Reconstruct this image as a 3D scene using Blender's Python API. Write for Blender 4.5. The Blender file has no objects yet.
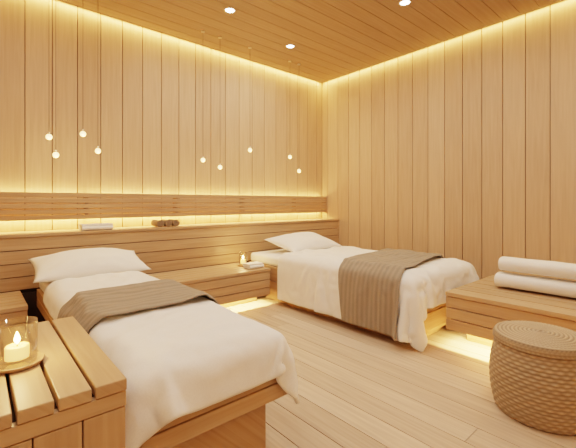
import bpy, bmesh, math, random
from mathutils import Vector, noise
random.seed(7)
scene = bpy.context.scene
COL = scene.collection

# ------------------------------------------------------------------ materials
def new_mat(name):
    m = bpy.data.materials.new(name); m.use_nodes = True
    nt = m.node_tree; b = nt.nodes["Principled BSDF"]
    return m, nt, b

def wood_mat(name, dark, light, rough=0.5, grain=0.35, bump=0.08):
    m, nt, b = new_mat(name)
    N = nt.nodes; L = nt.links
    uv = N.new("ShaderNodeUVMap"); uv.uv_map = "UVMap"
    mp = N.new("ShaderNodeMapping"); mp.inputs["Scale"].default_value = (1.3, 26, 1)
    n1 = N.new("ShaderNodeTexNoise"); n1.inputs["Scale"].default_value = 1.6
    n1.inputs["Detail"].default_value = 5; n1.inputs["Distortion"].default_value = 0.6
    mr = N.new("ShaderNodeMapRange"); mr.inputs["From Min"].default_value = .28; mr.inputs["From Max"].default_value = .68
    at = N.new("ShaderNodeAttribute"); at.attribute_name = "tone"
    mul = N.new("ShaderNodeMath"); mul.operation = 'MULTIPLY'; mul.inputs[1].default_value = grain
    mul2 = N.new("ShaderNodeMath"); mul2.operation = 'MULTIPLY_ADD'; mul2.inputs[1].default_value = 1 - grain
    rp = N.new("ShaderNodeMix"); rp.data_type = 'RGBA'
    rp.inputs["A"].default_value = (*dark, 1); rp.inputs["B"].default_value = (*light, 1)
    L.new(uv.outputs[0], mp.inputs[0]); L.new(mp.outputs[0], n1.inputs["Vector"])
    L.new(n1.outputs["Fac"], mr.inputs["Value"]); L.new(mr.outputs["Result"], mul.inputs[0])
    L.new(at.outputs["Fac"], mul2.inputs[0]); L.new(mul.outputs[0], mul2.inputs[2])
    L.new(mul2.outputs[0], rp.inputs["Factor"]); L.new(rp.outputs["Result"], b.inputs["Base Color"])
    bp = N.new("ShaderNodeBump"); bp.inputs["Strength"].default_value = bump; bp.inputs["Distance"].default_value = 0.004
    L.new(n1.outputs["Fac"], bp.inputs["Height"]); L.new(bp.outputs[0], b.inputs["Normal"])
    b.inputs["Roughness"].default_value = rough
    return m

def cloth_mat(name, col, scale=180, bump=0.2, var=0.08, rough=0.9, stripes=0.0):
    m, nt, b = new_mat(name); N = nt.nodes; L = nt.links
    tc = N.new("ShaderNodeTexCoord")
    n1 = N.new("ShaderNodeTexNoise"); n1.inputs["Scale"].default_value = scale; n1.inputs["Detail"].default_value = 3
    L.new(tc.outputs["Object"], n1.inputs["Vector"])
    rp = N.new("ShaderNodeMix"); rp.data_type = 'RGBA'
    rp.inputs["A"].default_value = (*[c * (1 - var) for c in col], 1)
    rp.inputs["B"].default_value = (*[min(1, c * (1 + var)) for c in col], 1)
    fac = n1.outputs["Fac"]
    if stripes:   # woven ribs across the throw
        wv = N.new("ShaderNodeTexWave"); wv.bands_direction = 'Y'; wv.inputs["Scale"].default_value = stripes
        wv.inputs["Distortion"].default_value = .5; wv.inputs["Detail"].default_value = 1
        L.new(tc.outputs["Object"], wv.inputs["Vector"])
        mx = N.new("ShaderNodeMath"); mx.operation = 'MULTIPLY_ADD'; mx.inputs[1].default_value = .35
        ml = N.new("ShaderNodeMath"); ml.operation = 'MULTIPLY'; ml.inputs[1].default_value = .65
        L.new(fac, ml.inputs[0]); L.new(wv.outputs["Fac"], mx.inputs[0]); L.new(ml.outputs[0], mx.inputs[2]); fac = mx.outputs[0]
    L.new(fac, rp.inputs["Factor"]); L.new(rp.outputs["Result"], b.inputs["Base Color"])
    bp = N.new("ShaderNodeBump"); bp.inputs["Strength"].default_value = bump; bp.inputs["Distance"].default_value = 0.002
    L.new(fac, bp.inputs["Height"]); L.new(bp.outputs[0], b.inputs["Normal"])
    b.inputs["Roughness"].default_value = rough
    b.inputs["Sheen Weight"].default_value = 0.1
    return m

def emis_mat(name, col, s):
    m, nt, b = new_mat(name)
    b.inputs["Base Color"].default_value = (*col, 1)
    b.inputs["Emission Color"].default_value = (*col, 1)
    b.inputs["Emission Strength"].default_value = s
    return m

def plain_mat(name, col, rough=0.5, metal=0.0):
    m, nt, b = new_mat(name)
    N = nt.nodes; L = nt.links
    n1 = N.new("ShaderNodeTexNoise"); n1.inputs["Scale"].default_value = 30
    rp = N.new("ShaderNodeMix"); rp.data_type = 'RGBA'
    rp.inputs["A"].default_value = (*[c * .94 for c in col], 1); rp.inputs["B"].default_value = (*col, 1)
    L.new(n1.outputs["Fac"], rp.inputs["Factor"]); L.new(rp.outputs["Result"], b.inputs["Base Color"])
    b.inputs["Roughness"].default_value = rough; b.inputs["Metallic"].default_value = metal
    return m

def glass_mat(name):
    m = bpy.data.materials.new(name); m.use_nodes = True
    nt = m.node_tree; N = nt.nodes; L = nt.links
    N.remove(N["Principled BSDF"]); out = N["Material Output"]
    t = N.new("ShaderNodeBsdfTransparent"); t.inputs[0].default_value = (0.97, 0.95, 0.9, 1)
    g = N.new("ShaderNodeBsdfGlossy"); g.inputs["Roughness"].default_value = 0.05
    lw = N.new("ShaderNodeLayerWeight"); lw.inputs["Blend"].default_value = 0.35
    mx = N.new("ShaderNodeMixShader")
    ml = N.new("ShaderNodeMath"); ml.operation = 'MULTIPLY'; ml.inputs[1].default_value = 0.7
    L.new(lw.outputs["Facing"], ml.inputs[0]); L.new(ml.outputs[0], mx.inputs[0])
    L.new(t.outputs[0], mx.inputs[1]); L.new(g.outputs[0], mx.inputs[2]); L.new(mx.outputs[0], out.inputs[0])
    return m

M_WALL = wood_mat("wall_wood", (0.49, 0.325, 0.195), (0.66, 0.465, 0.295), 0.55, 0.5)
M_CEIL = wood_mat("ceiling_wood", (0.36, 0.24, 0.14), (0.50, 0.35, 0.22), 0.5, 0.5)
M_FLOOR = wood_mat("floor_wood", (0.36, 0.26, 0.18), (0.69, 0.55, 0.42), 0.42, 0.45, 0.05)
M_BENCH = wood_mat("bench_wood", (0.36, 0.22, 0.12), (0.58, 0.40, 0.245), 0.45, 0.5)
M_DARK = plain_mat("groove_dark", (0.045, 0.025, 0.013), 0.9)
M_WHITE = cloth_mat("white_linen", (0.86, 0.85, 0.83))
M_TOWEL = cloth_mat("towel_terry", (0.87, 0.85, 0.81), 350, 0.7, 0.08)
M_THROW = cloth_mat("taupe_throw", (0.29, 0.24, 0.185), 220, 0.8, 0.34, stripes=7)
M_BROWN = cloth_mat("brown_towel", (0.26, 0.18, 0.11), 300, 0.6, 0.15)
M_WICK = wood_mat("wicker", (0.18, 0.125, 0.075), (0.58, 0.44, 0.30), 0.65, 0.2)
M_GLASS = glass_mat("clear_glass")
M_WAX = emis_mat("candle_wax", (1.0, 0.62, 0.22), 3.2)  # emission stands in for flame light scattered inside the wax
M_FLAME = emis_mat("candle_flame", (1.0, 0.70, 0.28), 80)
M_BULB = emis_mat("bulb_glow", (1.0, 0.62, 0.25), 7)
M_SPOT = emis_mat("spot_glow", (1.0, 0.97, 0.92), 30)
M_CABLE = plain_mat("brown_cable", (0.16, 0.10, 0.05), 0.6)
M_METAL = plain_mat("brushed_trim", (0.75, 0.65, 0.52), 0.35, 0.6)

# ------------------------------------------------------------------ mesh builder
class MB:
    def __init__(s, t0=.15, t1=1.0):
        s.bm = bmesh.new(); s.uv = s.bm.loops.layers.uv.new("UVMap")
        s.tone = s.bm.verts.layers.float.new("tone"); s.tr = (t0, t1)
    def box(s, x0, x1, y0, y1, z0, z1, mat=0, tone=None):
        if tone is None: tone = random.uniform(*s.tr)
        a = [(x0, x1), (y0, y1), (z0, z1)]
        vs = []
        for i in range(8):
            v = s.bm.verts.new((a[0][i & 1], a[1][(i >> 1) & 1], a[2][(i >> 2) & 1]))
            v[s.tone] = tone; vs.append(v)
        dims = [x1 - x0, y1 - y0, z1 - z0]; L = dims.index(max(dims))
        ou, ov = random.uniform(0, 20), random.uniform(0, 20)
        for f in ((0, 2, 3, 1), (4, 5, 7, 6), (0, 1, 5, 4), (2, 6, 7, 3), (0, 4, 6, 2), (1, 3, 7, 5)):
            fc = s.bm.faces.new([vs[i] for i in f]); fc.material_index = mat
            for lp in fc.loops:
                c = lp.vert.co
                o = [c[k] for k in range(3) if k != L]
                lp[s.uv].uv = (c[L] + ou, o[0] + o[1] + ov)
    def revolve(s, cx, cy, prof, n=32, mat=0, tone=0.6, cap0=True, cap1=True, smooth=True):
        rings = []
        for r, z in prof:
            ring = []
            for i in range(n):
                t = 2 * math.pi * i / n
                v = s.bm.verts.new((cx + r * math.cos(t), cy + r * math.sin(t), z)); v[s.tone] = tone
                ring.append(v)
            rings.append(ring)
        for a, b in zip(rings[:-1], rings[1:]):
            for i in range(n):
                f = s.bm.faces.new((a[i], a[(i + 1) % n], b[(i + 1) % n], b[i])); f.material_index = mat; f.smooth = smooth
                for lp in f.loops:
                    lp[s.uv].uv = (math.atan2(lp.vert.co.y - cy, lp.vert.co.x - cx) * 0.2, lp.vert.co.z)
        if cap0: f = s.bm.faces.new(list(reversed(rings[0]))); f.material_index = mat
        if cap1: f = s.bm.faces.new(rings[-1]); f.material_index = mat
    def obj(s, name, mats, bevel=0.0, loc=None):
        me = bpy.data.meshes.new(name)
        bmesh.ops.recalc_face_normals(s.bm, faces=s.bm.faces[:])
        s.bm.to_mesh(me); s.bm.free()
        for m in mats: me.materials.append(m)
        o = bpy.data.objects.new(name, me); COL.objects.link(o)
        if bevel:
            bv = o.modifiers.new("bev", 'BEVEL'); bv.width = bevel; bv.segments = 2; bv.limit_method = 'ANGLE'
        if loc: o.location = loc
        return o

# ------------------------------------------------------------------ room
X0, X1, Y0, Y1 = -1.3, 4.15, -1.3, 3.95
H = 2.95; HT = 3.08
BW = 0.205; G = 0.005

def wall_boards(mb, axis, fixed, inward, a0, a1):
    t = 0.02
    a = a0
    while a < a1 - 0.01:
        b = min(a + BW, a1)
        s = sorted((fixed, fixed + inward * t))
        if axis == 'x': mb.box(a + G, b - G * 0.2, s[0], s[1], 0, HT, 0)
        else: mb.box(s[0], s[1], a + G, b - G * 0.2, 0, HT, 0)
        a = b

mb = MB(); mb.box(X0 - .1, X1 + .1, Y1 + .02, Y1 + .12, -.1, HT, 1); wall_boards(mb, 'x', Y1 + .02, -1, X0, X1)
mb.obj("wall_left", [M_WALL, M_DARK], 0.003)
mb = MB(); mb.box(X1 + .02, X1 + .12, Y0, Y1 + .02, -.1, HT, 1); wall_boards(mb, 'y', X1 + .02, -1, Y0, Y1)
mb.obj("wall_right", [M_WALL, M_DARK], 0.003)
mb = MB(); mb.box(X0 - .12, X0 - .02, Y0, Y1 + .02, -.1, HT, 1); wall_boards(mb, 'y', X0 - .02, 1, Y0, Y1)
mb.obj("wall_rear", [M_WALL, M_DARK], 0.003)
mb = MB(); mb.box(X0 - .1, X1 + .1, Y0 - .12, Y0 - .02, -.1, HT, 1); wall_boards(mb, 'x', Y0 - .02, 1, X0, X1)
mb.obj("wall_front", [M_WALL, M_DARK], 0.003)

# floor planks along Y
mb = MB(); mb.box(X0 - .1, X1 + .1, Y0 - .1, Y1 + .1, -.12, -.016, 1)
x = X0
while x < X1:
    w = 0.15; y = Y0 - random.uniform(0, 1.5)
    while y < Y1:
        L = random.uniform(1.8, 3.0)
        mb.box(x + .002, min(x + w, X1) - .002, max(y, Y0) + .001, min(y + L, Y1) - .001, -.016, 0, 0)
        y += L
    x += w
mb.obj("floor", [M_FLOOR, M_DARK], 0.0015)

# ceiling: dropped plank panel with perimeter cove
CG = 0.075
mb = MB(.35, .85); mb.box(X0 - .1, X1 + .1, Y0 - .1, Y1 + .12, HT, HT + .08, 0, 0.5)
mb.box(X0 + CG, X1 - CG, Y0 + CG, Y1 - CG, H + .015, HT - .02, 1)
y = Y0 + CG
while y < Y1 - CG - .01:
    b = min(y + 0.16, Y1 - CG)
    mb.box(X0 + CG, X1 - CG, y + .002, b - .002, H, H + .016, 0)
    y = b
mb.obj("ceiling", [M_CEIL, M_DARK], 0.0015)

# ------------------------------------------------------------------ lights
WARM = (1.0, 0.62, 0.23)
def strip(name, loc, length, along, power, down=True, width=0.035, tilt=0.0, col=WARM):
    ld = bpy.data.lights.new(name, 'AREA'); ld.shape = 'RECTANGLE'; ld.size = length; ld.size_y = width
    ld.energy = power; ld.color = col
    o = bpy.data.objects.new(name, ld); COL.objects.link(o); o.location = loc
    o.rotation_euler = ((0 if down else math.pi) + tilt, 0, 0 if along == 'x' else math.pi / 2)
    return o
P = 40
strip("cove_led_strip", ((X0 + X1) / 2, Y1 - CG * .55, H + .03), X1 - X0 - .1, 'x', P * 1.15)
strip("cove_led_strip", (X1 - CG * .55, (Y0 + Y1) / 2, H + .03), Y1 - Y0 - .1, 'y', P * .9)
strip("cove_led_strip", (X0 + CG * .55, (Y0 + Y1) / 2, H + .03), Y1 - Y0 - .1, 'y', P * .7)  # unseen cove run, added to fill the room with light
strip("cove_led_strip", ((X0 + X1) / 2, Y0 + CG * .55, H + .03), X1 - X0 - .1, 'x', P * .7)  # also added as fill, on the unseen wall behind the camera

def downlight(x, y, power=14):
    mb = MB()
    mb.revolve(x, y, [(.060, H), (.060, H - .006), (.045, H - .009), (.043, H - .002)], 32, 0, cap0=False, cap1=False)
    mb.revolve(x, y, [(.043, H - .003), (.043, H - .001)], 32, 1)
    mb.obj("recessed_downlight", [M_METAL, M_SPOT])
    ld = bpy.data.lights.new("downlight_lamp", 'AREA'); ld.shape = 'DISK'; ld.size = 0.07; ld.energy = power
    ld.color = (1, .91, .80)
    o = bpy.data.objects.new("downlight_lamp", ld); COL.objects.link(o); o.location = (x, y, H - .012)
for x, y in ((2.83, 3.21), (1.86, 2.99), (3.01, 1.81), (1.5, 1.5), (0.3, 2.6), (0.3, .6), (2.0, 0.3), (3.2, .2), (-.5, -.5)):  # first three in view; the rest added out of view as fill light
    downlight(x, y)

# ------------------------------------------------------------------ left wall tiered bench
def seg_bench(x0, x1, yf, yb, zt, zb, mb=None):
    if mb is None: mb = MB()
    n = 6; w = (yb - yf) / n
    for i in range(n):
        mb.box(x0, x1, yf + i * w + (0 if i == 0 else .005), yf + (i + 1) * w - .005, zt - .03, zt, 0)
    mb.box(x0 + .03, x1 - .03, yf + .03, yb - .002, zt - .06, zt - .031, 1)
    m = 3; hgt = (zt - .032 - zb) / m
    for i in range(m):
        z = zb + i * hgt
        mb.box(x0 + .002, x1 - .002, yf + .008, yf + .03, z + .003, z + hgt - .003, 0)
    mb.box(x0 + .01, x1 - .01, yf + .03, yf + .045, zb + .01, zt - .06, 1)
    mb.box(x0 + .02, x1 - .02, yf + .22, yf + .25, 0, zt - .06, 0)   # recessed plinth
    mb.box(x0, x0 + .02, yf + .03, yb - .002, zb, zt - .032, 0); mb.box(x1 - .02, x1, yf + .03, yb - .002, zb, zt - .032, 0)
    return mb

YP = 3.60; ZL = 0.84
mb = seg_bench(-1.28, .28, 3.04, YP, .39, .105)
seg_bench(1.20, 2.40, 3.04, YP, .39, .105, mb=mb)
seg_bench(3.62, 4.13, 3.04, YP, .39, .105, mb=mb)
mb.obj("slatted_wall_bench", [M_BENCH, M_DARK], 0.003)
# upper tier
mb = MB()
mb.box(X0 + .02, X1 - .01, YP, YP + .025, 0, .36, 1)
n = 4; hgt = (ZL - .025 - .39) / n
for i in range(n):
    mb.box(X0 + .01, X1 - .002, YP, YP + .022, .39 + i * hgt + .003, .39 + (i + 1) * hgt - .003, 0)
mb.box(X0 + .02, X1 - .01, YP + .023, YP + .035, .36, ZL - .03, 1)
for i in range(3):
    w = (Y1 - .002 - YP + .012) / 3
    mb.box(X0 + .01, X1 - .002, YP - .012 + i * w, YP - .012 + (i + 1) * w - .006, ZL - .025, ZL, 0)
mb.obj("upper_bench_tier", [M_BENCH, M_DARK], 0.003)
# slatted back rest
mb = MB()
zb, zt = .935, 1.19; n = 5; p = (zt - zb) / n
for i in range(n):
    mb.box(X0 + .01, X1 - .003, Y1 - .105, Y1 - .08, zb + i * p + .005, zb + (i + 1) * p - .005, 0)
x = X0 + .3
while x < X1:
    mb.box(x, x + .03, Y1 - .08, Y1 - .003, zb + .02, zt - .02, 0, .3); x += .9
mb.obj("slatted_backrest", [M_BENCH, M_DARK], 0.003)
strip("backrest_led_strip", ((X0 + X1) / 2, Y1 - .04, 1.165), X1 - X0 - .1, 'x', 24, down=False, width=.03)
strip("backrest_led_strip", ((X0 + X1) / 2, Y1 - .04, .965), X1 - X0 - .1, 'x', 48, width=.03)
strip("bench_led_strip", (1.80, 3.04 + .12, .32), 1.1, 'x', 75, width=.03)
strip("bench_led_strip", (-.5, 3.04 + .12, .32), 1.4, 'x', 40, width=.03)

# ------------------------------------------------------------------ right bench (runs along Y)
mb = MB()
bx0, bx1, by0, by1, zt, zb = 2.70, 4.145, -1.25, 1.285, .42, .135
n = 9; w = (bx1 - bx0) / n
for i in range(n):
    mb.box(bx0 + i * w + (0 if i == 0 else .007), bx0 + (i + 1) * w - .007, by0, by1, zt - .03, zt, 0)
mb.box(bx0 + .03, bx1 - .01, by0 + .03, by1 - .03, zt - .06, zt - .031, 1)
m = 3; hgt = (zt - .032 - zb) / m
for i in range(m):
    z = zb + i * hgt
    mb.box(bx0 + .008, bx0 + .03, by0, by1 - .002, z + .003, z + hgt - .003, 0)
    mb.box(bx0 + .03, bx1 - .01, by1 - .024, by1 - .002, z + .003, z + hgt - .003, 0)
mb.box(bx0 + .03, bx0 + .045, by0 + .02, by1 - .03, zb + .01, zt - .06, 1)
mb.box(bx0 + .26, bx0 + .29, by0 + .02, by1 - .05, 0, zt - .06, 0)
mb.obj("low_slatted_bench", [M_BENCH, M_DARK], 0.003)
strip("bench_led_strip", (bx0 + .13, (by0 + by1) / 2, .30), by1 - by0 - .1, 'y', 170, width=.03)

# ------------------------------------------------------------------ beds
def rounded_box(name, x0, x1, y0, y1, z0, z1, r, mat):
    bm = bmesh.new()
    bmesh.ops.create_cube(bm, size=1)
    for v in bm.verts:
        v.co = Vector(((x0 + x1) / 2 + v.co.x * (x1 - x0), (y0 + y1) / 2 + v.co.y * (y1 - y0), (z0 + z1) / 2 + v.co.z * (z1 - z0)))
    bmesh.ops.bevel(bm, geom=bm.edges[:], offset=r, segments=5, affect='EDGES', profile=0.5)
    for f in bm.faces: f.smooth = True
    me = bpy.data.meshes.new(name); bm.to_mesh(me); bm.free(); me.materials.append(mat)
    o = bpy.data.objects.new(name, me); COL.objects.link(o); return o

def bake(o, frames):
    scene.frame_start = 1; scene.frame_end = frames + 5
    for f in range(1, frames + 1): scene.frame_set(f)
    dg = bpy.context.evaluated_depsgraph_get()
    me = bpy.data.meshes.new_from_object(o.evaluated_get(dg))
    old = o.data; o.modifiers.clear(); o.data = me; bpy.data.meshes.remove(old)
    scene.frame_set(1)

def sheet(name, x0, x1, y0, y1, z, pin, mat, step=.025, amp=.008, frames=50, thick=.014, nseed=0.0, skew=0.0, freq=4.0, bend=.5, mass=.35, ridge=0.0, hang=0.0):
    nx = int((x1 - x0) / step); ny = int((y1 - y0) / step)
    vs = []; pins = []
    px0, px1, py0, py1 = pin
    for j in range(ny + 1):
        for i in range(nx + 1):
            xx = x0 + (x1 - x0) * i / nx; y_ = y0 + (y1 - y0) * j / ny
            yy = y_ + skew * (xx - (x0 + x1) / 2)
            w = noise.noise(Vector((xx * freq + nseed, yy * freq * .8, nseed)))
            w2 = 1 - abs(noise.noise(Vector((xx * 2.3 + yy * 1.4 + nseed, yy * 5.5 - xx * 2.0, nseed + 4)))) * 2.4
            w3 = 1 - abs(noise.noise(Vector((xx * 3.1 - yy * 2.4 + nseed, yy * 1.6 + xx * 5.0, nseed + 9)))) * 2.4
            zz = z + amp * (w + 1) + amp * 1.2 * max(0, w2) ** 3 + amp * .8 * max(0, w3) ** 3
            if ridge:
                q = noise.noise(Vector((xx * 1.5, y_ * 2, nseed + 2)))
                zz += ridge * abs(math.sin(y_ * 18 + q * 4.5 + xx * 1.2)) ** .6 * (.65 + .35 * q)
            if hang:   # extra fullness in the overhanging parts so the drop folds
                dx = max(px0 - xx, xx - px1, 0); dy = max(py0 - yy, 0)
                q = noise.noise(Vector((xx * 2, yy * 2, nseed + 5))) * 3
                zz += hang * (math.sin(yy * 17 + q) * min(1, dx / .22) + math.sin(xx * 17 + q) * min(1, dy / .22))
            vs.append((xx, yy, zz))
            if px0 <= xx <= px1 and py0 <= yy <= py1: pins.append(len(vs) - 1)
    fs = [(j * (nx + 1) + i, j * (nx + 1) + i + 1, (j + 1) * (nx + 1) + i + 1, (j + 1) * (nx + 1) + i) for j in range(ny) for i in range(nx)]
    me = bpy.data.meshes.new(name); me.from_pydata(vs, [], fs); me.materials.append(mat)
    o = bpy.data.objects.new(name, me); COL.objects.link(o)
    vg = o.vertex_groups.new(name="pin"); vg.add(pins, 1.0, 'ADD')
    cm = o.modifiers.new("cloth", 'CLOTH'); s = cm.settings
    s.quality = 7; s.mass = mass; s.air_damping = 2.0
    s.tension_stiffness = 25; s.compression_stiffness = 25; s.shear_stiffness = 8; s.bending_stiffness = bend
    s.tension_damping = 15; s.compression_damping = 15
    s.vertex_group_mass = "pin"
    cm.collision_settings.distance_min = .006; cm.collision_settings.collision_quality = 3
    cm.collision_settings.use_self_collision = False
    bake(o, frames)
    for p in o.data.polygons: p.use_smooth = True
    sm = o.modifiers.new("sol", 'SOLIDIFY'); sm.thickness = thick; sm.offset = 1
    sb = o.modifiers.new("sub", 'SUBSURF'); sb.levels = 1; sb.render_levels = 1
    return o

def add_col(o, t=.004):
    m = o.modifiers.new("col", 'COLLISION'); o.collision.thickness_outer = t; o.collision.cloth_friction = 20; return m

def pillow(name, cx, cy, cz, lx, ly, h, tilt, rot=0.0, seed=0):
    n = 44; m = 30; vs = []; fs = []
    def pt(i, j, s):
        u = -1 + 2 * i / n; v = -1 + 2 * j / m
        px = u * (1 - .07 * (1 - v * v)) * lx / 2; py = v * (1 - .09 * (1 - u * u)) * ly / 2
        e = max(0, (1 - abs(u) ** 2.2)) * max(0, (1 - abs(v) ** 2.2))
        t = h / 2 * e ** .6
        cr = noise.noise(Vector((u * 1.8 + seed, v * 1.8, seed))) * .014
        a = math.atan2(v, u); rad = math.hypot(u, v)
        cr += .008 * math.sin(a * 16 + seed) * max(0, rad - .45) * e ** .3
        z = s * (t + (cr * e ** .4 if s > 0 else 0)) * (1.15 if s > 0 else .75)
        return (px, py, z)
    for s in (1, -1):
        for j in range(m + 1):
            for i in range(n + 1): vs.append(pt(i, j, s))
    k = (n + 1) * (m + 1)
    for j in range(m):
        for i in range(n):
            a = j * (n + 1) + i
            fs.append((a, a + 1, a + n + 2, a + n + 1)); fs.append((k + a, k + a + n + 1, k + a + n + 2, k + a + 1))
    me = bpy.data.meshes.new(name); me.from_pydata(vs, [], fs); me.materials.append(M_WHITE)
    bm = bmesh.new(); bm.from_mesh(me); bmesh.ops.remove_doubles(bm, verts=bm.verts[:], dist=.0006)
    bmesh.ops.recalc_face_normals(bm, faces=bm.faces[:])
    for f in bm.faces: f.smooth = True
    bm.to_mesh(me); bm.free()
    o = bpy.data.objects.new(name, me); COL.objects.link(o)
    o.location = (cx, cy, cz); o.rotation_euler = (tilt, 0, rot)
    return o

def bed_base(x0, x1, y0, y1, z0, z1):
    mb = MB()
    n = 2; hgt = (z1 - z0) / n
    for i in range(n):
        a, b = z0 + i * hgt + .003, z0 + (i + 1) * hgt - .003
        mb.box(x0, x0 + .025, y0, y1, a, b); mb.box(x1 - .025, x1, y0, y1, a, b)
        mb.box(x0 + .0252, x1 - .0252, y0, y0 + .025, a, b); mb.box(x0 + .0252, x1 - .0252, y1 - .025, y1, a, b)
    mb.box(x0 + .026, x1 - .026, y0 + .026, y1 - .026, z0 + .01, z1 - .004, 1)
    ins = .07
    mb.box(x0 + ins, x1 - ins, y0 + ins, y1 - ins, 0, z0 + .009, 0, .3)
    return mb

def make_bed(x0, x1, y0, y1, base_z0, duvet, dseed, throw, dpin, tpin, tskew, pil):
    root = bpy.data.objects.new("massage_bed", None); COL.objects.link(root)
    base = bed_base(x0, x1, y0, y1, base_z0, .395).obj("bed_base", [M_BENCH, M_DARK], .003)
    mat = rounded_box("mattress", x0 + .012, x1 - .012, y0 + .012, y1 - .01, .390, .50, .035, M_WHITE)
    add_col(base); add_col(mat)
    d = sheet("duvet", *duvet, .512, dpin, M_WHITE, nseed=dseed, thick=.020, amp=.012, hang=.026)
    cd = d.copy(); cd.data = d.data.copy(); cd.modifiers.clear(); COL.objects.link(cd); add_col(cd, .022)
    t = sheet("throw_blanket", *throw, .558, tpin, M_THROW, nseed=dseed + 9, thick=.009, amp=.005, skew=tskew, step=.018, freq=7, ridge=.026, bend=.3)
    bpy.data.objects.remove(cd)
    base.modifiers.remove(base.modifiers["col"]); mat.modifiers.remove(mat.modifiers["col"])
    p = pillow("pillow", *pil)
    for o in (base, mat, d, t, p): o.parent = root
    return root

# left bed
make_bed(.385, 1.045, 1.20, 3.56, .25,
         (.28, 1.26, 1.06, 3.02), 1.3,
         (.26, 1.25, 1.80, 2.36),
         (.44, .99, 1.27, 3.1), (.44, .99, 1.0, 3.0), 0.04,
         (.71, 3.22, .600, .80, .50, .19, math.radians(12), math.radians(-2), 2.0))
# right bed
make_bed(2.47, 3.56, 1.41, 3.56, .07,
         (2.04, 3.80, 1.18, 2.98), 5.1,
         (1.99, 3.70, 1.58, 2.20),
         (2.54, 3.49, 1.48, 3.1), (2.54, 3.49, 1.0, 3.0), 0.17,
         (3.05, 3.20, .600, .88, .52, .20, math.radians(12), math.radians(3), 6.0))

# ------------------------------------------------------------------ side table (lower left)
mb = MB(.35, 1.0)
tx0, tx1, ty0, ty1, tz = -.42, .315, 1.03, 1.74, .62
n = 9; w = (tx1 - tx0) / n
for i in range(n):
    a = tx0 + i * w + (.0045 if i else 0); b = tx0 + (i + 1) * w - (.0045 if i < n - 1 else 0)
    mb.box(a, b, ty0, ty1, tz - .032, tz, 0)
# rails closing the slats at both ends, then board cladding
mb.box(tx0 + .001, tx1 - .001, ty0 + .003, ty0 + .028, tz - .075, tz - .034, 0)
mb.box(tx0 + .001, tx1 - .001, ty1 - .028, ty1 - .003, tz - .075, tz - .034, 0)
m = 7; w = (tx1 - tx0 - .002) / m
for i in range(m):
    for yy in (ty0 + .004, ty1 - .028):
        mb.box(tx0 + .001 + i * w + .0015, tx0 + .001 + (i + 1) * w - .0015, yy, yy + .024, 0, tz - .077, 0)
mb.box(tx0 + .03, tx1 - .03, ty0 + .029, ty1 - .029, .02, tz - .037, 1)  # near-black panel paints the shade seen through the slat gaps
m = 8; w = (ty1 - ty0 - .062) / m
for i in range(m):
    for xx in (tx0, tx1 - .024):
        mb.box(xx, xx + .024, ty0 + .031 + i * w + .002, ty0 + .031 + (i + 1) * w - .002, 0.0, tz - .034, 0)
mb.obj("slatted_side_table", [M_BENCH, M_DARK], .003)

# ------------------------------------------------------------------ candles
def candle(name, x, y, z, R, Hh, power):
    mb = MB()
    mb.revolve(x, y, [(R * .9, z + .0005), (R * 1.22, z + .003), (R * 1.35, z + .012), (R * 1.30, z + .014), (R * 1.1, z + .008), (R * .2, z + .007)], 40, 0, .35)
    b = z + .0085
    mb.revolve(x, y, [(R * .95, b), (R, b + .01), (R, b + Hh), (R * .955, b + Hh), (R * .95, b + .012), (R * .2, b + .009)], 40, 1)
    wr = R * .60; wh = Hh * .42
    mb.revolve(x, y, [(wr * .98, b + .013), (wr, b + .02), (wr, b + wh - .004), (wr * .93, b + wh), (wr * .5, b + wh - .003), (wr * .1, b + wh - .004)], 32, 2)
    mb.revolve(x, y, [(.0012, b + wh - .004), (.0012, b + wh + .008)], 8, 4)
    fz = b + wh + .004; fh = Hh * .30
    mb.revolve(x, y, [(.001, fz), (fh * .17, fz + fh * .18), (fh * .23, fz + fh * .35), (fh * .15, fz + fh * .65), (.0005, fz + fh)], 16, 3)
    o = mb.obj(name, [M_BENCH, M_GLASS, M_WAX, M_FLAME, M_CABLE])
    ld = bpy.data.lights.new("candle_glow", 'POINT'); ld.energy = power; ld.color = (1, .6, .25); ld.shadow_soft_size = .012
    l = bpy.data.objects.new("candle_glow", ld); COL.objects.link(l); l.location = (x, y, fz + fh + .015)
    l.parent = o
candle("candle_in_glass", .096, 1.325, tz, .050, .120, 4)
candle("candle_in_glass", 2.26, 3.36, .39, .045, .15, 5)

# ------------------------------------------------------------------ towels
def strip_extrude(name, path, thick, x, y, z, length, mat, rot=0):
    n = len(path); L = 14; vs = []; fs = []
    for k in range(L + 1):
        s = -1 + 2 * k / L
        for i, (a, h) in enumerate(path):
            wob = .004 * noise.noise(Vector((a * 12, h * 20 + 3, s * 3)))
            vs.append((a, s * length / 2 * (1 + .012 * noise.noise(Vector((a * 20, h * 40, 1.0)))), h + wob))
    for k in range(L):
        for i in range(n - 1):
            a = k * n + i; fs.append((a, a + 1, a + n + 1, a + n))
    me = bpy.data.meshes.new(name); me.from_pydata(vs, [], fs); me.materials.append(mat)
    for p in me.polygons: p.use_smooth = True
    o = bpy.data.objects.new(name, me); COL.objects.link(o)
    o.location = (x, y, z); o.rotation_euler = (0, 0, rot)
    s = o.modifiers.new("s", 'SOLIDIFY'); s.thickness = thick; s.offset = 0
    b = o.modifiers.new("b", 'BEVEL'); b.width = thick * .4; b.segments = 4
    return o
def fold_path(width, layers, t):
    pts = []
    for l in range(layers):
        h = t / 2 + l * t * 1.02
        xs = [-width / 2 + width * i / 12 for i in range(13)]
        if l % 2 == 0: xs.reverse()
        pts += [(x, h) for x in xs]
        if l < layers - 1:
            xe = xs[-1]; sg = 1 if xe > 0 else -1
            for a in (-55, -20, 20, 55):
                r = math.radians(a); pts.append((xe + sg * t * .51 * math.cos(r), h + t * .51 + t * .51 * math.sin(r)))
    return pts
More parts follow.
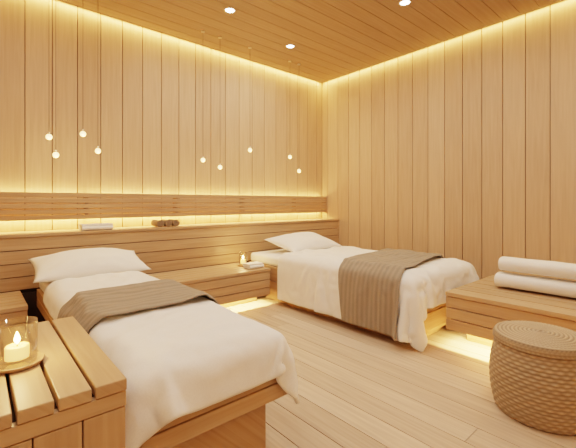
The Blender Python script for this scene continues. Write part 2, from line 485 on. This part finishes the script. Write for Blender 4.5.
def roll_path(R, t, stretch=0.0, phase=0.0):
    """spiral; with stretch the roll is pressed into a plump stadium section"""
    pts = []; turns = (R - t / 2) / (t * 1.03); n = int(turns * 26)
    for i in range(n + 1):
        a = 2 * math.pi * turns * i / n
        r = t * .35 + (R - t * .85) * i / n
        c = math.cos(a + phase)
        pts.append((r * c + stretch * max(-1, min(1, c * 1.6)), R + r * math.sin(a + phase)))
    return pts
strip_extrude("rolled_bath_towel", roll_path(.062, .020, .050, 2.2), .0185, 3.20, .76, .4245, .64, M_TOWEL, 0.03)
strip_extrude("rolled_bath_towel", roll_path(.060, .020, .044, 2.2), .0185, 3.22, .76, .5505, .60, M_TOWEL, -0.02)
strip_extrude("hand_towel", fold_path(.12, 3, .016), .015, 2.28, 3.19, .393, .18, M_TOWEL, math.pi / 2)
strip_extrude("face_towel", fold_path(.13, 3, .018), .017, .86, 3.72, ZL + .002, .26, M_TOWEL, math.pi / 2)
for dx in (-.085, 0, .085):
    strip_extrude("rolled_towel", roll_path(.040, .011), .010, 1.53 + dx, 3.74, ZL + .001, .17, M_BROWN, 0)

# ------------------------------------------------------------------ wicker pouf
def pouf(cx, cy, R, Hh):
    mb = MB(); bm = mb.bm
    n = 256; rows = 96; strands = 64; courses = 20
    prof = []
    for j in range(rows + 1):
        t = j / rows; z = t * (Hh - .05)
        r = R * (.80 + .20 * math.sin(math.pi * (0.10 + .80 * t)) ** .8)
        if t < .03: r *= .97
        prof.append((r, z, t))
    rings = []
    for r, z, t in prof:
        ring = []
        c = t * courses; k = int(c); cf = c - k
        for i in range(n):
            a = 2 * math.pi * i / n
            ph = a * strands / 2 + (math.pi if k % 2 else 0)
            bul = math.sin(math.pi * cf)
            wv = math.cos(ph)
            d = .0075 * bul * (.35 + .65 * (wv * .5 + .5))
            v = bm.verts.new((cx + (r + d) * math.cos(a), cy + (r + d) * math.sin(a), z))
            v[mb.tone] = .12 + .75 * d / .0075 + random.uniform(-.05, .05)  # tone follows weave depth: occlusion painted into the recesses
            ring.append(v)
        rings.append(ring)
    lid = []  # radius, height, tone; darker tones paint shade into the creases
    z0 = Hh - .05; rr = prof[-1][0]
    lid += [(rr * 1.0, z0, .1), (rr + .010, z0 + .001, .3), (rr + .017, z0 + .010, .8), (rr + .012, z0 + .018, .25), (rr + .017, z0 + .026, .8), (rr + .010, z0 + .036, .5)]
    coils = 11
    for q in range(coils * 6 + 1):
        s = q / (coils * 6); r = (rr + .006) * (1 - s) + .004
        zz = z0 + .042 + .014 * (1 - (1 - s) ** 2)
        b = abs(math.sin(math.pi * s * coils))
        lid.append((r, zz + .006 * b, .15 + .7 * b))
    for r, z, tn in lid:
        ring = []
        for i in range(n):
            a = 2 * math.pi * i / n
            tw = .0016 * math.sin(a * 70 + z * 900)
            v = bm.verts.new((cx + (r + tw * .5) * math.cos(a), cy + (r + tw * .5) * math.sin(a), z + tw)); v[mb.tone] = max(0, min(1, tn + tw * 90))
            ring.append(v)
        rings.append(ring)
    for a, b in zip(rings[:-1], rings[1:]):
        for i in range(n):
            f = bm.faces.new((a[i], a[(i + 1) % n], b[(i + 1) % n], b[i])); f.smooth = True
            for lp in f.loops: lp[mb.uv].uv = (lp.vert.co.x * 3, lp.vert.co.z * 2)
    bm.faces.new(rings[-1]); bm.faces.new(list(reversed(rings[0])))
    return mb.obj("wicker_pouf", [M_WICK])
pouf(2.25, .56, .232, .41)

# ------------------------------------------------------------------ pendants
for x, z in ((.469, 1.638), (.718, 1.693), (.517, 1.493), (.837, 1.556), (1.87, 1.554), (2.08, 1.49), (2.488, 1.72), (3.123, 1.69), (3.285, 1.515)):
    y = 3.55; mb = MB()
    mb.revolve(x, y, [(.0018, z + .03), (.0018, H - .01)], 8, 0)
    mb.revolve(x, y, [(.022, H), (.022, H - .012), (.006, H - .018)], 20, 2)
    mb.revolve(x, y, [(.0035, z + .042), (.008, z + .038), (.009, z + .018), (.006, z + .016)], 16, 2)
    mb.revolve(x, y, [(.003, z - .024)] + [(.024 * math.cos(a), z + .024 * math.sin(a)) for a in [math.radians(d) for d in range(-75, 76, 15)]] + [(.004, z + .024)], 20, 1)
    mb.obj("pendant_light", [M_CABLE, M_BULB, M_METAL])
    ld = bpy.data.lights.new("pendant_glow", 'POINT'); ld.energy = .9; ld.color = (1, .68, .34); ld.shadow_soft_size = .02
    l = bpy.data.objects.new("pendant_glow", ld); COL.objects.link(l); l.location = (x, y - .03, z - .035)

# ------------------------------------------------------------------ world, camera
w = bpy.data.worlds.new("world"); scene.world = w; w.use_nodes = True
w.node_tree.nodes["Background"].inputs[0].default_value = (1, .85, .65, 1)
w.node_tree.nodes["Background"].inputs[1].default_value = .1
cam = bpy.data.cameras.new("camera"); co = bpy.data.objects.new("camera", cam); COL.objects.link(co)
co.location = (0, 0, 1.1); co.rotation_euler = (math.pi / 2, 0, math.radians(-41.03))
cam.sensor_width = 36; cam.lens = 22.56; cam.shift_y = -22 / 576; cam.clip_start = .02
scene.camera = co
scene.view_settings.view_transform = 'Filmic'
try: scene.view_settings.look = 'Medium High Contrast'
except Exception as e: print("look", e)
scene.view_settings.exposure = -0.5
